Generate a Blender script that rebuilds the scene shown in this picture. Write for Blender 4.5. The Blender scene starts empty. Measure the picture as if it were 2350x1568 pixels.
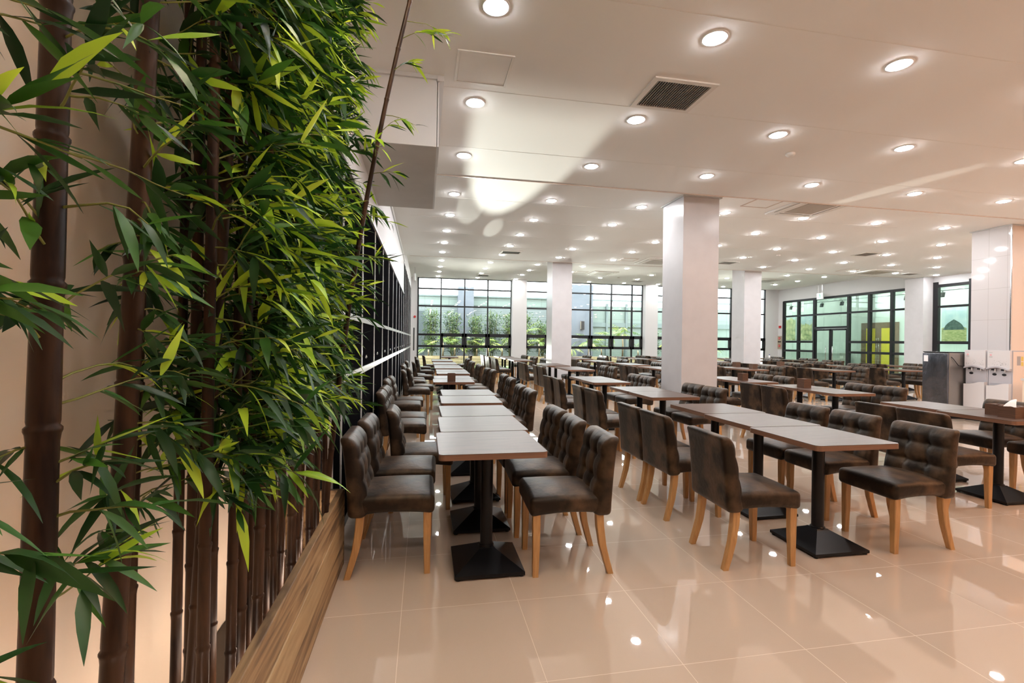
import bpy, bmesh, math, random
from mathutils import Vector, Matrix
from math import sin, cos, pi, radians as R

SC = bpy.context.scene
COL = SC.collection
rnd = random.Random(7)
ORD = ('first second third fourth fifth sixth seventh eighth ninth tenth eleventh twelfth thirteenth fourteenth '
       'fifteenth sixteenth seventeenth eighteenth nineteenth twentieth').split()
def ordw(i):
    if i < 20: return ORD[i]
    if i < 29: return 'twenty-' + ORD[i-20]
    if i == 29: return 'thirtieth'
    return 'thirty-' + ORD[i-30]

# ------------------------------------------------------------------ mesh helpers
class MB:
    def __init__(s): s.v = []; s.f = []; s.tone = []
    def add(s, vs, fs):
        b = len(s.v); s.v.extend([tuple(p) for p in vs]); s.f.extend([tuple(b+i for i in f) for f in fs])
    def box(s, x0, x1, y0, y1, z0, z1):
        s.add([(x0,y0,z0),(x1,y0,z0),(x1,y1,z0),(x0,y1,z0),(x0,y0,z1),(x1,y0,z1),(x1,y1,z1),(x0,y1,z1)],
              [(3,2,1,0),(4,5,6,7),(0,1,5,4),(1,2,6,5),(2,3,7,6),(3,0,4,7)])
    def cbox(s, c, d):
        s.box(c[0]-d[0]/2, c[0]+d[0]/2, c[1]-d[1]/2, c[1]+d[1]/2, c[2]-d[2]/2, c[2]+d[2]/2)
    def rbox(s, c, h, r, n=(2,2,2), fn=None):
        hx, hy, hz = h
        def cs(hh, k):
            rr = min(r, hh*0.999)
            a = [-hh, -hh+.3*rr, -hh+.65*rr, -hh+rr]
            m = [(-hh+rr)+(2*hh-2*rr)*i/k for i in range(1, k)]
            return a + m + [hh-rr, hh-.65*rr, hh-.3*rr, hh]
        gx, gy, gz = cs(hx, n[0]), cs(hy, n[1]), cs(hz, n[2])
        key = {}; vs = []; fs = []
        def vid(p):
            k = (round(p[0],6), round(p[1],6), round(p[2],6))
            if k in key: return key[k]
            q = [0,0,0]; d = [0,0,0]
            for i, hh in enumerate(h):
                rr = min(r, hh*0.999)
                q[i] = max(-(hh-rr), min(hh-rr, p[i])); d[i] = p[i]-q[i]
            L = math.sqrt(sum(t*t for t in d))
            if L > 1e-9:
                rr = min(r, min(h)*0.999)
                p2 = [q[i]+d[i]/L*min(r, h[i]*0.999) for i in range(3)]
            else: p2 = list(p)
            if fn: p2 = fn(p2)
            key[k] = len(vs); vs.append((p2[0]+c[0], p2[1]+c[1], p2[2]+c[2])); return key[k]
        def grid(A, B, mk, flip):
            for i in range(len(A)-1):
                for j in range(len(B)-1):
                    q = [vid(mk(A[i],B[j])), vid(mk(A[i+1],B[j])), vid(mk(A[i+1],B[j+1])), vid(mk(A[i],B[j+1]))]
                    fs.append(tuple(q[::-1] if flip else q))
        grid(gx, gy, lambda a,b:(a,b,hz), False); grid(gx, gy, lambda a,b:(a,b,-hz), True)
        grid(gx, gz, lambda a,b:(a,-hy,b), False); grid(gx, gz, lambda a,b:(a,hy,b), True)
        grid(gy, gz, lambda a,b:(hx,a,b), False); grid(gy, gz, lambda a,b:(-hx,a,b), True)
        s.add(vs, fs)
    def tube(s, pts, rad, n=8, cap=True):
        pts = [Vector(p) for p in pts]; rings = []
        if not hasattr(rad, '__len__'): rad = [rad]*len(pts)
        ref = None; vs = []; fs = []
        for i, p in enumerate(pts):
            t = (pts[min(i+1,len(pts)-1)] - pts[max(i-1,0)]).normalized()
            if ref is None:
                ref = Vector((1,0,0)) if abs(t.x) < .8 else Vector((0,1,0))
            u = (ref - t*ref.dot(t)).normalized(); w = t.cross(u); ref = u
            for k in range(n):
                a = 2*pi*k/n
                vs.append(p + (u*cos(a)+w*sin(a))*rad[i])
        for i in range(len(pts)-1):
            for k in range(n):
                k2 = (k+1) % n
                fs.append((i*n+k, i*n+k2, (i+1)*n+k2, (i+1)*n+k))
        if cap:
            fs.append(tuple(range(n))[::-1]); fs.append(tuple((len(pts)-1)*n+k for k in range(n)))
        s.add(vs, fs)
    def lathe(s, prof, n=24, c=(0,0,0), capb=False, capt=False):
        vs = []; fs = []
        for r, z in prof:
            for k in range(n):
                a = 2*pi*k/n; vs.append((c[0]+r*cos(a), c[1]+r*sin(a), c[2]+z))
        for i in range(len(prof)-1):
            for k in range(n):
                k2 = (k+1) % n; fs.append((i*n+k, i*n+k2, (i+1)*n+k2, (i+1)*n+k))
        if capb: fs.append(tuple(range(n))[::-1])
        if capt: fs.append(tuple((len(prof)-1)*n+k for k in range(n)))
        s.add(vs, fs)
    def prism(s, poly, z0, z1):
        n = len(poly)
        s.add([(x,y,z0) for x,y in poly]+[(x,y,z1) for x,y in poly],
              [tuple(range(n))[::-1], tuple(range(n,2*n))]+[(i,(i+1)%n,n+(i+1)%n,n+i) for i in range(n)])
    def build(s, name, m, parent=None, smooth=False, angle=None, loc=None):
        me = bpy.data.meshes.new(name); me.from_pydata(s.v, [], s.f); me.update()
        if s.tone:
            at = me.attributes.new('tone', 'FLOAT', 'FACE')
            at.data.foreach_set('value', s.tone)
        if m: me.materials.append(m)
        if smooth or angle:
            me.polygons.foreach_set('use_smooth', [True]*len(me.polygons))
            if angle: me.set_sharp_from_angle(angle=R(angle))
        o = bpy.data.objects.new(name, me); COL.objects.link(o)
        if parent: o.parent = parent
        if loc: o.location = loc
        return o
def tag(o, label=None, cat=None, group=None, kind=None):
    if label: o['label'] = label
    if cat: o['category'] = cat
    if group: o['group'] = group
    if kind: o['kind'] = kind
    return o
def empty(name, loc=(0,0,0), rz=0):
    o = bpy.data.objects.new(name, None); COL.objects.link(o); o.location = loc; o.rotation_euler = (0,0,rz)
    o.empty_display_size = .1
    return o
def kids(o): return [c for c in KID.get(o.name, [])]
KID = {}
def reg(o):
    for c in bpy.data.objects:
        if c.parent == o: KID.setdefault(o.name, []).append(c); reg(c)
def dup(o, parent=None):
    c = o.copy(); COL.objects.link(c); c.parent = parent
    KID[c.name] = []
    for ch in KID.get(o.name, []): KID[c.name].append(dup(ch, c))
    return c
def struct(name, mb, m, parent=None, **k):
    o = mb.build(name, m, parent, **k); o['kind'] = 'structure'; return o
def bx(*a):
    m = MB(); m.box(*a); return m

# ------------------------------------------------------------------ materials
def mat(name, col, rough=.5, metal=0, spec=.5, noise=None, bump=None, sheen=None, coat=None, emit=None):
    m = bpy.data.materials.new(name); m.use_nodes = True
    nt = m.node_tree; b = nt.nodes['Principled BSDF']
    b.inputs['Base Color'].default_value = (*col, 1); b.inputs['Roughness'].default_value = rough
    b.inputs['Metallic'].default_value = metal; b.inputs['Specular IOR Level'].default_value = spec
    if sheen:
        b.inputs['Sheen Weight'].default_value = sheen[0]; b.inputs['Sheen Tint'].default_value = (*sheen[1],1)
        b.inputs['Sheen Roughness'].default_value = sheen[2]
    if coat: b.inputs['Coat Weight'].default_value = coat[0]; b.inputs['Coat Roughness'].default_value = coat[1]
    if emit: b.inputs['Emission Color'].default_value = (*emit[0],1); b.inputs['Emission Strength'].default_value = emit[1]
    L = nt.links
    if noise or bump:
        tc = nt.nodes.new('ShaderNodeTexCoord'); mp = nt.nodes.new('ShaderNodeMapping')
        L.new(tc.outputs['Object'], mp.inputs[0])
        sc = (noise or bump)[-1] if isinstance((noise or bump)[-1], tuple) else (1,1,1)
        mp.inputs['Scale'].default_value = sc
    if noise:
        col2, scale, detail = noise[0], noise[1], noise[2]
        n = nt.nodes.new('ShaderNodeTexNoise'); n.inputs['Scale'].default_value = scale; n.inputs['Detail'].default_value = detail
        L.new(mp.outputs[0], n.inputs['Vector'])
        r = nt.nodes.new('ShaderNodeValToRGB')
        r.color_ramp.elements[0].position = .35; r.color_ramp.elements[1].position = .68
        r.color_ramp.elements[0].color = (*col,1); r.color_ramp.elements[1].color = (*col2,1)
        L.new(n.outputs['Fac'], r.inputs[0]); L.new(r.outputs[0], b.inputs['Base Color'])
    if bump:
        n2 = nt.nodes.new('ShaderNodeTexNoise'); n2.inputs['Scale'].default_value = bump[1]; n2.inputs['Detail'].default_value = 4
        L.new(mp.outputs[0], n2.inputs['Vector'])
        bp = nt.nodes.new('ShaderNodeBump'); bp.inputs['Strength'].default_value = bump[0]; bp.inputs['Distance'].default_value = bump[2]
        L.new(n2.outputs['Fac'], bp.inputs['Height']); L.new(bp.outputs[0], b.inputs['Normal'])
    return m
def emis(name, col, s):
    m = bpy.data.materials.new(name); m.use_nodes = True; nt = m.node_tree; nt.nodes.clear()
    e = nt.nodes.new('ShaderNodeEmission'); e.inputs[0].default_value = (*col,1); e.inputs[1].default_value = s
    o = nt.nodes.new('ShaderNodeOutputMaterial'); nt.links.new(e.outputs[0], o.inputs[0]); return m
def glass(name, tint=(.93,.97,.95), refl=1.0):
    m = bpy.data.materials.new(name); m.use_nodes = True; nt = m.node_tree; nt.nodes.clear()
    t = nt.nodes.new('ShaderNodeBsdfTransparent'); t.inputs[0].default_value = (*tint,1)
    g = nt.nodes.new('ShaderNodeBsdfGlossy'); g.inputs['Roughness'].default_value = .01
    f = nt.nodes.new('ShaderNodeFresnel'); f.inputs[0].default_value = 1.5
    mu = nt.nodes.new('ShaderNodeMath'); mu.operation = 'MULTIPLY'; mu.inputs[1].default_value = refl
    x = nt.nodes.new('ShaderNodeMixShader'); o = nt.nodes.new('ShaderNodeOutputMaterial')
    nt.links.new(f.outputs[0], mu.inputs[0]); nt.links.new(mu.outputs[0], x.inputs[0])
    nt.links.new(t.outputs[0], x.inputs[1]); nt.links.new(g.outputs[0], x.inputs[2]); nt.links.new(x.outputs[0], o.inputs[0])
    return m
def grid_mat(name, col, line, px, py, ox, oy, axes=(0,1), w=.0018, rough=.05, var=.03, spec=.5, rn=0):
    m = bpy.data.materials.new(name); m.use_nodes = True; nt = m.node_tree; L = nt.links
    b = nt.nodes['Principled BSDF']; b.inputs['Roughness'].default_value = rough; b.inputs['Specular IOR Level'].default_value = spec
    tc = nt.nodes.new('ShaderNodeTexCoord'); sp = nt.nodes.new('ShaderNodeSeparateXYZ'); L.new(tc.outputs['Object'], sp.inputs[0])
    def M(op, a, bb=None):
        n = nt.nodes.new('ShaderNodeMath'); n.operation = op
        for i, v in enumerate((a, bb)):
            if v is None: continue
            if isinstance(v, (int, float)): n.inputs[i].default_value = v
            else: L.new(v, n.inputs[i])
        return n.outputs[0]
    ds = []; cells = []
    for ax, p, o in ((axes[0], px, ox), (axes[1], py, oy)):
        u = M('DIVIDE', M('SUBTRACT', sp.outputs[ax], o), p)
        fr = M('FRACT', u); cells.append(M('FLOOR', u))
        ds.append(M('MULTIPLY', M('MINIMUM', fr, M('SUBTRACT', 1.0, fr)), p))
    ln = M('LESS_THAN', M('MINIMUM', ds[0], ds[1]), w)
    cb = nt.nodes.new('ShaderNodeCombineXYZ'); L.new(cells[0], cb.inputs[0]); L.new(cells[1], cb.inputs[1])
    wn = nt.nodes.new('ShaderNodeTexWhiteNoise'); L.new(cb.outputs[0], wn.inputs[0])
    ns = nt.nodes.new('ShaderNodeTexNoise'); ns.inputs['Scale'].default_value = 260; ns.inputs['Detail'].default_value = 2; L.new(tc.outputs['Object'], ns.inputs['Vector'])
    br = M('ADD', M('ADD', 1-var, M('MULTIPLY', wn.outputs['Value'], var)), M('MULTIPLY', M('SUBTRACT', ns.outputs['Fac'], .5), var*2))
    vm = nt.nodes.new('ShaderNodeVectorMath'); vm.operation = 'SCALE'; vm.inputs[0].default_value = col; L.new(br, vm.inputs['Scale'])
    mx = nt.nodes.new('ShaderNodeMix'); mx.data_type = 'RGBA'; L.new(ln, mx.inputs['Factor']); L.new(vm.outputs[0], mx.inputs['A'])
    mx.inputs['B'].default_value = (*line,1); L.new(mx.outputs['Result'], b.inputs['Base Color'])
    if rn:
        rr = M('ADD', rough, M('MULTIPLY', ln, rn)); L.new(rr, b.inputs['Roughness'])
    return m
def wood_mat(name, c1, c2, scale=(2,30,30), rough=.5, dist=2.0, bump=0, c3=None):
    m = bpy.data.materials.new(name); m.use_nodes = True; nt = m.node_tree; L = nt.links
    b = nt.nodes['Principled BSDF']; b.inputs['Roughness'].default_value = rough
    tc = nt.nodes.new('ShaderNodeTexCoord'); mp = nt.nodes.new('ShaderNodeMapping'); mp.inputs['Scale'].default_value = scale
    L.new(tc.outputs['Object'], mp.inputs[0])
    oi = nt.nodes.new('ShaderNodeObjectInfo'); va = nt.nodes.new('ShaderNodeVectorMath'); va.operation = 'ADD'
    mu = nt.nodes.new('ShaderNodeVectorMath'); mu.operation = 'SCALE'; mu.inputs[0].default_value = (7,13,5); L.new(oi.outputs['Random'], mu.inputs['Scale'])
    L.new(mp.outputs[0], va.inputs[0]); L.new(mu.outputs[0], va.inputs[1])
    n = nt.nodes.new('ShaderNodeTexNoise'); n.inputs['Scale'].default_value = 1; n.inputs['Detail'].default_value = 5; n.inputs['Distortion'].default_value = dist
    L.new(va.outputs[0], n.inputs['Vector'])
    r = nt.nodes.new('ShaderNodeValToRGB'); r.color_ramp.elements[0].position = .33; r.color_ramp.elements[1].position = .7
    r.color_ramp.elements[0].color = (*c1,1); r.color_ramp.elements[1].color = (*c2,1)
    if c3:
        e = r.color_ramp.elements.new(.5); e.color = (*c3,1)
    L.new(n.outputs['Fac'], r.inputs[0]); L.new(r.outputs[0], b.inputs['Base Color'])
    if bump:
        bp = nt.nodes.new('ShaderNodeBump'); bp.inputs['Strength'].default_value = bump; bp.inputs['Distance'].default_value = .004
        L.new(n.outputs['Fac'], bp.inputs['Height']); L.new(bp.outputs[0], b.inputs['Normal'])
    return m
def leaf_mat(name, stops, rough=.45, trans=.25):
    m = bpy.data.materials.new(name); m.use_nodes = True; nt = m.node_tree; L = nt.links
    b = nt.nodes['Principled BSDF']; b.inputs['Roughness'].default_value = rough; b.inputs['Specular IOR Level'].default_value = .35
    a = nt.nodes.new('ShaderNodeAttribute'); a.attribute_name = 'tone'
    r = nt.nodes.new('ShaderNodeValToRGB'); els = r.color_ramp.elements
    els[0].position, els[0].color = stops[0][0], (*stops[0][1],1); els[1].position, els[1].color = stops[-1][0], (*stops[-1][1],1)
    for p, c in stops[1:-1]:
        e = els.new(p); e.color = (*c,1)
    L.new(a.outputs['Fac'], r.inputs[0]); L.new(r.outputs[0], b.inputs['Base Color'])
    t = nt.nodes.new('ShaderNodeBsdfTranslucent'); L.new(r.outputs[0], t.inputs[0])
    x = nt.nodes.new('ShaderNodeMixShader'); x.inputs[0].default_value = trans
    o = nt.nodes['Material Output']; L.new(b.outputs[0], x.inputs[1]); L.new(t.outputs[0], x.inputs[2]); L.new(x.outputs[0], o.inputs[0])
    return m

M_floor = grid_mat('polished_tile', (.53,.425,.34), (.565,.455,.365), .6045, .6045, -.0976, 1.8454, w=.0013, rough=.018, var=.035, spec=1.0, rn=.4)
M_floor.node_tree.nodes['Principled BSDF'].inputs['IOR'].default_value = 1.72
M_ceil = mat('ceiling_paint', (.90,.89,.86), .75, noise=((.88,.87,.84), .6, 2))
M_soff = mat('plaster_grey', (.60,.58,.55), .8, noise=((.55,.53,.50), 3, 4))
M_white = mat('white_paint', (.66,.655,.655), .6)
M_pillar = mat('pillar_gloss_paint', (.63,.615,.625), .28, noise=((.60,.585,.595), 5, 4), bump=(.06, 40, .01))
M_rtile = grid_mat('white_wall_tile', (.62,.60,.60), (.42,.40,.38), .30, .60, .05, .1, axes=(1,2), w=.0022, rough=.07, var=.012)
M_bamwall = mat('beige_wall', (.86,.72,.58), .7, noise=((.80,.66,.52), 1.4, 4))
M_trim = mat('ceiling_trim', (.62,.50,.42), .5)
M_black = mat('black_metal', (.005,.005,.006), .30, spec=.25, bump=(.03, 90, .004))
M_frame = mat('window_frame_dark', (.014,.014,.016), .4, spec=.3)
M_locker = mat('black_panel', (.006,.006,.007), .6, spec=.0)
M_strip = mat('white_edge_strip', (.80,.82,.84), .25, spec=.6)
M_band = mat('pale_rail', (.50,.51,.50), .3)
M_chrome = mat('chrome', (.78,.78,.80), .15, 1)
M_leather = mat('brown_suede_leather', (.0085,.0055,.0042), .43, spec=.30, noise=((.085,.048,.026), 7, 9), bump=(.30, 38, .006), sheen=(.05,(.90,.66,.45),.35))
M_leather.node_tree.nodes['Principled BSDF'].inputs['Specular Tint'].default_value = (1,.84,.68,1)
for n_ in M_leather.node_tree.nodes:
    if n_.type == 'VALTORGB': n_.color_ramp.elements[0].position = .44; n_.color_ramp.elements[1].position = .70
M_leg = wood_mat('honey_oak', (.40,.20,.07), (.52,.29,.115), (40,40,4), .42)
M_top = wood_mat('walnut_laminate', (.060,.037,.028), (.115,.073,.055), (3,60,60), .36, 1.5)
M_top.node_tree.nodes['Principled BSDF'].inputs['Specular IOR Level'].default_value = .32
M_edge = wood_mat('walnut_edge', (.150,.070,.040), (.215,.105,.06), (3,3,80), .4, .6)
M_boxw = wood_mat('dark_box_wood', (.085,.040,.022), (.135,.066,.038), (6,6,60), .45)
M_plank = wood_mat('weathered_plank', (.115,.066,.030), (.40,.27,.14), (9,.9,9), .65, 3.2, .35, (.27,.165,.075))
M_plank2 = wood_mat('pale_plank', (.22,.14,.062), (.44,.31,.16), (9,.8,9), .65, 2.6, .35, (.34,.225,.11))
M_culm = mat('bamboo_culm_dark', (.013,.006,.004), .42, spec=.16, noise=((.062,.030,.015), 9, 5, (3,3,.5)), bump=(.12,30,.003))
M_twig = mat('twig_green', (.16,.17,.03), .55)
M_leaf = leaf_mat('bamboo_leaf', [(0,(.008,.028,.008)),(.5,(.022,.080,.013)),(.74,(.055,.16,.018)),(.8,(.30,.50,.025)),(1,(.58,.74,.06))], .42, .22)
M_gleaf = leaf_mat('garden_leaf', [(0,(.014,.036,.012)),(.5,(.035,.075,.024)),(1,(.09,.14,.045))], .5, .35)
M_palm = leaf_mat('palm_leaf', [(0,(.03,.07,.012)),(.6,(.085,.14,.02)),(1,(.17,.20,.05))], .5, .35)
M_win = glass('window_glass', (.94,.97,.96), .8)
M_gwin = glass('green_glass', (.80,.91,.84), .7)
M_grille = mat('grille_grey', (.42,.38,.34), .5)
M_dark = mat('dark_void', (.015,.013,.012), .9)
M_cass = mat('cassette_plastic', (.78,.75,.70), .4)
M_cgr = grid_mat('cassette_grille', (.52,.45,.38), (.28,.24,.20), .025, .025, 0, 0, w=.004, rough=.5, var=.02)
M_steel = mat('brushed_steel_blue', (.21,.22,.25), .22, .9, noise=((.10,.11,.13), 2.2, 3, (2,2,1)), bump=(.35, 2.2, .05))
M_steel2 = mat('brushed_steel', (.34,.32,.30), .32, .85)
M_app = mat('appliance_white', (.72,.71,.72), .16, coat=(.5,.05))
M_app2 = mat('appliance_grey', (.48,.48,.52), .4)
M_cream = mat('cream_and_warm_light', (.80,.66,.56), .35)  # own cream of the counter; painted warm light on pillar and dispenser side
M_paper = mat('paper_white', (.85,.85,.86), .7)
M_grey = mat('sticker_grey', (.36,.34,.34), .6)
M_yel = mat('sticker_yellow', (.72,.55,.12), .6)
M_red = mat('red_enamel', (.55,.03,.03), .35)
M_pan = mat('steel_panel', (.42,.36,.27), .4, .4)
M_lamp = emis('downlight_diffuser', (.97,.98,1), 145)
M_warm = emis('warm_diffuser', (1,.50,.24), 330)
M_lamp2 = emis('downlight_diffuser_mid', (.98,.98,1), 250)
M_lamp3 = emis('downlight_diffuser_far', (1,.99,.97), 260)
M_rim = mat('downlight_rim', (.85,.85,.84), .4)
M_grn = emis('exit_green', (.12,.75,.40), 1.1)
M_sign = emis('exit_white', (.85,1,.9), 1.6)
M_grass = mat('lawn_green', (.075,.13,.045), .8, noise=((.10,.155,.065), 6, 5))
M_slate = mat('slate_cladding', (.10,.115,.14), .5, noise=((.12,.135,.165), 1.2, 3))
M_slate2 = mat('dark_slate', (.04,.055,.06), .45)
M_siding = grid_mat('corrugated_siding', (.19,.22,.22), (.12,.145,.145), 9, .13, 0, 0, axes=(0,2), w=.012, rough=.5, var=.03)
M_gpanel = grid_mat('green_cladding', (.20,.25,.225), (.13,.16,.145), 1.3, .9, 0, 0, axes=(0,2), w=.01, rough=.5, var=.03)
M_beam = mat('steel_beam_grey', (.12,.155,.155), .5)
M_gplank = wood_mat('garden_timber', (.17,.13,.07), (.26,.20,.12), (1,8,8), .7)
M_gwall = mat('gallery_wall', (.88,.92,.89), .7)
M_gfloor = mat('gallery_floor', (.62,.66,.62), .2)
M_gdoor = mat('gallery_door_brown', (.20,.115,.07), .45, noise=((.27,.16,.10), 14, 4))
M_gyel = mat('gallery_door_yellow', (.85,.66,.06), .5)
M_soil = mat('planter_soil', (.05,.035,.022), .95)
M_blue = mat('blue_cap', (.04,.06,.22), .4)
M_glyph = mat('faint_grey_print', (.62,.62,.60), .6)
M_pic1 = mat('poster_garden', (.28,.34,.16), .5, noise=((.92,.82,.45), 5, 8))
M_pic2 = mat('poster_sky', (.55,.68,.76), .5, noise=((.80,.85,.86), 2.5, 5))
M_pic3 = mat('poster_field', (.30,.34,.12), .5, noise=((.62,.55,.30), 9, 8, (1,1,4)))
M_pic4 = mat('poster_rock', (.05,.08,.08), .5, noise=((.12,.16,.14), 9, 6))
M_lit = mat('gallery_counter', (.80,.84,.80), .4)
M_tissue = mat('tissue', (.92,.90,.88), .8)

# ------------------------------------------------------------------ room shell
Z1, Z2, Z3 = 3.57, 3.67, 3.97
S1, S2, YF, XR, XL = 6.30, 13.10, 19.9, 16.7, -.86
o = struct('floor', bx(-1.2, XR+.12, -6, YF+.12, -.12, 0), M_floor)
c1 = MB(); c1.box(-1.2, XR+.12, -6, S1, Z1, Z1+.5); struct('ceiling', c1, M_ceil)
c2 = MB(); c2.box(-1.2, XR+.12, S1, S2, Z2, Z2+.4); struct('ceiling', c2, M_ceil)
c3 = MB(); c3.box(-1.2, XR+.12, S2, YF+.12, Z3, Z3+.2); struct('ceiling', c3, M_ceil)
t = MB(); t.box(.08, XR, S1-.012, S1+.008, Z1-.008, Z1+.09); struct('trim_1', t, M_trim)
t = MB(); t.box(-.42, XR, S2-.012, S2+.008, Z2-.006, Z2+.28); struct('trim_2', t, M_trim)
m = MB()   # thin seams of the gypsum boards in the near ceiling
for y in (1.6, 2.85, 4.1, 5.35):
    m.box(.02, 9.0, y-.0015, y+.0015, Z1-.0012, Z1+.001)
for y in (7.6, 8.85, 10.1, 11.35):
    m.box(-.3, 9.0, y-.0015, y+.0015, Z2-.0012, Z2+.001)
struct('trim_3', m, M_cass)
# wall behind the bamboo, wall behind the lockers
struct('wall_left', bx(XL-.2, XL, -6, 3.03, 0, 3.8), M_bamwall)
m = MB(); m.box(-1.2, -.62, 3.03, YF, 0, 3.98); m.box(-.62,-.56,3.03,12.73,2.585,3.98); m.box(-.62,-.56,12.73,YF,3.46,3.98)
m.box(-.62,-.56,19.5,YF,0,3.46); struct('wall_left_locker_side', m, M_white)
m = MB(); m.box(-.56,-.54,3.03,S2,3.50,3.53); m.box(-.56,-.535,3.03,12.73,2.582,2.606); struct('trim_4', m, M_band)
struct('wall_back', bx(-1.2, XR+.2, -6.2, -6, 0, 3.8), M_white)
struct('wall_right', bx(XR, XR+.15, -6, 11.4, 0, 3.8), M_white)
m = MB(); m.box(XR, XR+.12, 11.4, YF, 3.40, 4.0); m.box(XR, XR+.12, 19.5, YF+.1, 0, 3.4); struct('wall_right_gallery_side', m, M_white)
# boxed soffit over the bamboo
m = MB(); m.box(XL, .08, 3.97, 5.85, 2.985, 3.6); struct('ceiling_soffit', m, M_soff)
m = MB(); m.box(.08, .135, 3.93, 5.9, Z1-.05, Z1+.002); m.box(XL, .0795, 3.932, 3.969, Z1-.035, Z1+.0015); m.box(.08,.098,3.955,5.85,2.985,3.55)
m.box(XL, .085, 3.955, 3.97, 2.985, 3.55)
struct('trim_5', m, M_white)
m = MB(); m.box(.08,.42,6.36,6.45,Z2-.07,Z2); struct('trim_6', m, M_white)

def pillar(name, x0, x1, y0, y1, z, m=M_pillar, trim=True):
    mb = MB(); mb.box(x0, x1, y0, y1, 0, z+.02); o = struct(name, mb, m)
    if trim:
        t = MB(); d = .03
        t.box(x0-d, x1+d, y0-d, y0, z-.02, z); t.box(x0-d, x1+d, y1, y1+d, z-.02, z)
        t.box(x0-d, x0, y0, y1, z-.02, z); t.box(x1, x1+d, y0, y1, z-.02, z)
        struct('cornice', t, M_band, o)
    return o
pillar('pillar', 3.92, 4.53, 6.67, 7.30, Z2)
pillar('pillar', 3.68, 4.28, 13.36, 13.98, Z3)
pillar('pillar', 10.07, 10.68, 13.45, 14.07, Z3)
pillar('pillar', 16.28, 16.9, 12.85, 13.46, Z2)
rp = pillar('pillar', 10.72, 11.36, 6.9, 7.54, Z2, M_cream)  # front coloured cream to paint in warm light from the near right
t = MB(); t.box(10.712, 10.72, 6.9, 7.54, 0, Z2-.02); struct('wall_tile', t, M_rtile, rp)
t = MB(); t.box(10.706, 10.728, 6.886, 6.902, 0, Z2-.02); struct('trim', t, M_chrome, rp)

# ------------------------------------------------------------------ far windows (end of the hall)
WZ = [.15, 1.12, 1.60, 2.79, 3.52, 3.97]
def bay(n, x0, x1, first, casements, pil=None):
    xs = [x0]
    x = first
    while x < x1-.1: xs.append(x); x += .985
    xs.append(x1)
    f = MB(); y0, y1 = YF-.03, YF+.07
    for i, x in enumerate(xs):
        w = .05 if 0 < i < len(xs)-1 else .06
        f.box(x-w/2, x+w/2, y0, y1, .0, Z3)
    for z, w in zip(WZ, (.10,.075,.085,.06,.055,.05)):
        f.box(x0, x1, y0+.002, y1-.002, z-w/2, z+w/2)
    f.box(x0, x1, y0, y1, 0, .15)
    for i in range(len(xs)-1):
        if casements(i):
            a, b = xs[i]+.02, xs[i+1]-.02
            f.box(a, b, y0-.03, y1, 1.52, 1.66); f.box(a, b, y0-.03, y1, 1.06, 1.17)
            f.box(a, a+.08, y0-.03, y1, 1.06, 1.66); f.box(b-.08, b, y0-.03, y1, 1.06, 1.66)
    o = struct('window_%d' % n, f, M_frame)
    p = MB(); p.box(x0, x1, YF+.02, YF+.026, .15, Z3); struct('pane', p, M_win, o)
    return o
bay(1, -.27, 3.66, .67, lambda i: i >= 1)
bay(2, 4.28, 9.72, 5.27, lambda i: True)
bay(3, 10.32, 16.02, 11.25, lambda i: True)
m = MB()
m.box(3.66, 4.28, YF-.3, YF+.1, 0, Z3); m.box(9.72, 10.32, YF-.3, YF+.1, 0, Z3); m.box(16.02, XR, YF-.06, YF+.1, 0, Z3)
m.box(-1.2, -.27, YF-.02, YF+.1, 0, Z3)
struct('wall_far', m, M_white)

# ------------------------------------------------------------------ gallery glass wall on the right
f = MB(); gx0, gx1 = XR-.03, XR+.09
ys = [19.5, 18.62, 17.73, 16.05, 15.15, 14.27, 13.5]
for i, y in enumerate(ys): f.box(gx0, gx1, y-.045, y+.045, 0, 3.40)
f.box(gx0, gx1, 12.70, 12.85, 0, 3.5); f.box(gx0, gx1, 11.72, 11.80, 0, 3.5); f.box(gx0, gx1, 11.4, 11.46, 0, 3.4)
for z, w in ((3.37,.09),(2.68,.07),(.06,.12)):
    f.box(gx0+.003, gx1-.003, 11.4, 19.5, z-w/2, z+w/2)
for z, w in ((1.50,.09),(1.09,.09)):
    f.box(gx0+.003, gx1-.003, 11.4, 16.05, z-w/2, z+w/2); f.box(gx0+.003, gx1-.003, 17.73, 19.5, z-w/2, z+w/2)
f.box(gx0+.003, gx1-.003, 16.05, 17.73, 2.06, 2.15)
o = struct('window_4', f, M_frame)
p = MB(); p.box(XR+.03, XR+.036, 11.4, 16.05, .1, 3.35); p.box(XR+.03, XR+.036, 17.73, 19.5, .1, 3.35); p.box(XR+.03, XR+.036, 16.05, 17.73, 2.12, 3.35)
struct('pane', p, M_gwin, o)
# double glass door
d = MB()
for a, b in ((16.10, 16.88), (16.90, 17.68)):
    d.box(XR, XR+.05, a, a+.06, .02, 2.05); d.box(XR, XR+.05, b-.06, b, .02, 2.05); d.box(XR, XR+.05, a, b, .02, .12); d.box(XR, XR+.05, a, b, 1.98, 2.05)
o = struct('door_1', d, M_frame)
p = MB(); p.box(XR+.02, XR+.026, 16.14, 16.84, .1, 2.0); p.box(XR+.02, XR+.026, 16.94, 17.64, .1, 2.0); struct('pane', p, M_gwin, o)
for y in (16.72, 17.05):
    h = MB(); h.tube([(XR-.07, y, .72), (XR-.07, y, 1.32)], .016, 8); h.tube([(XR-.07,y,.82),(XR+.01,y,.82)], .01, 6); h.tube([(XR-.07,y,1.22),(XR+.01,y,1.22)], .01, 6)
    struct('handle', h, M_chrome, o, smooth=True)
h = MB(); h.box(XR-.05, XR, 16.15, 16.6, 2.0, 2.05); h.box(XR-.05, XR, 17.2, 17.65, 2.0, 2.05); struct('door_closer', h, M_frame, o)
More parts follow.
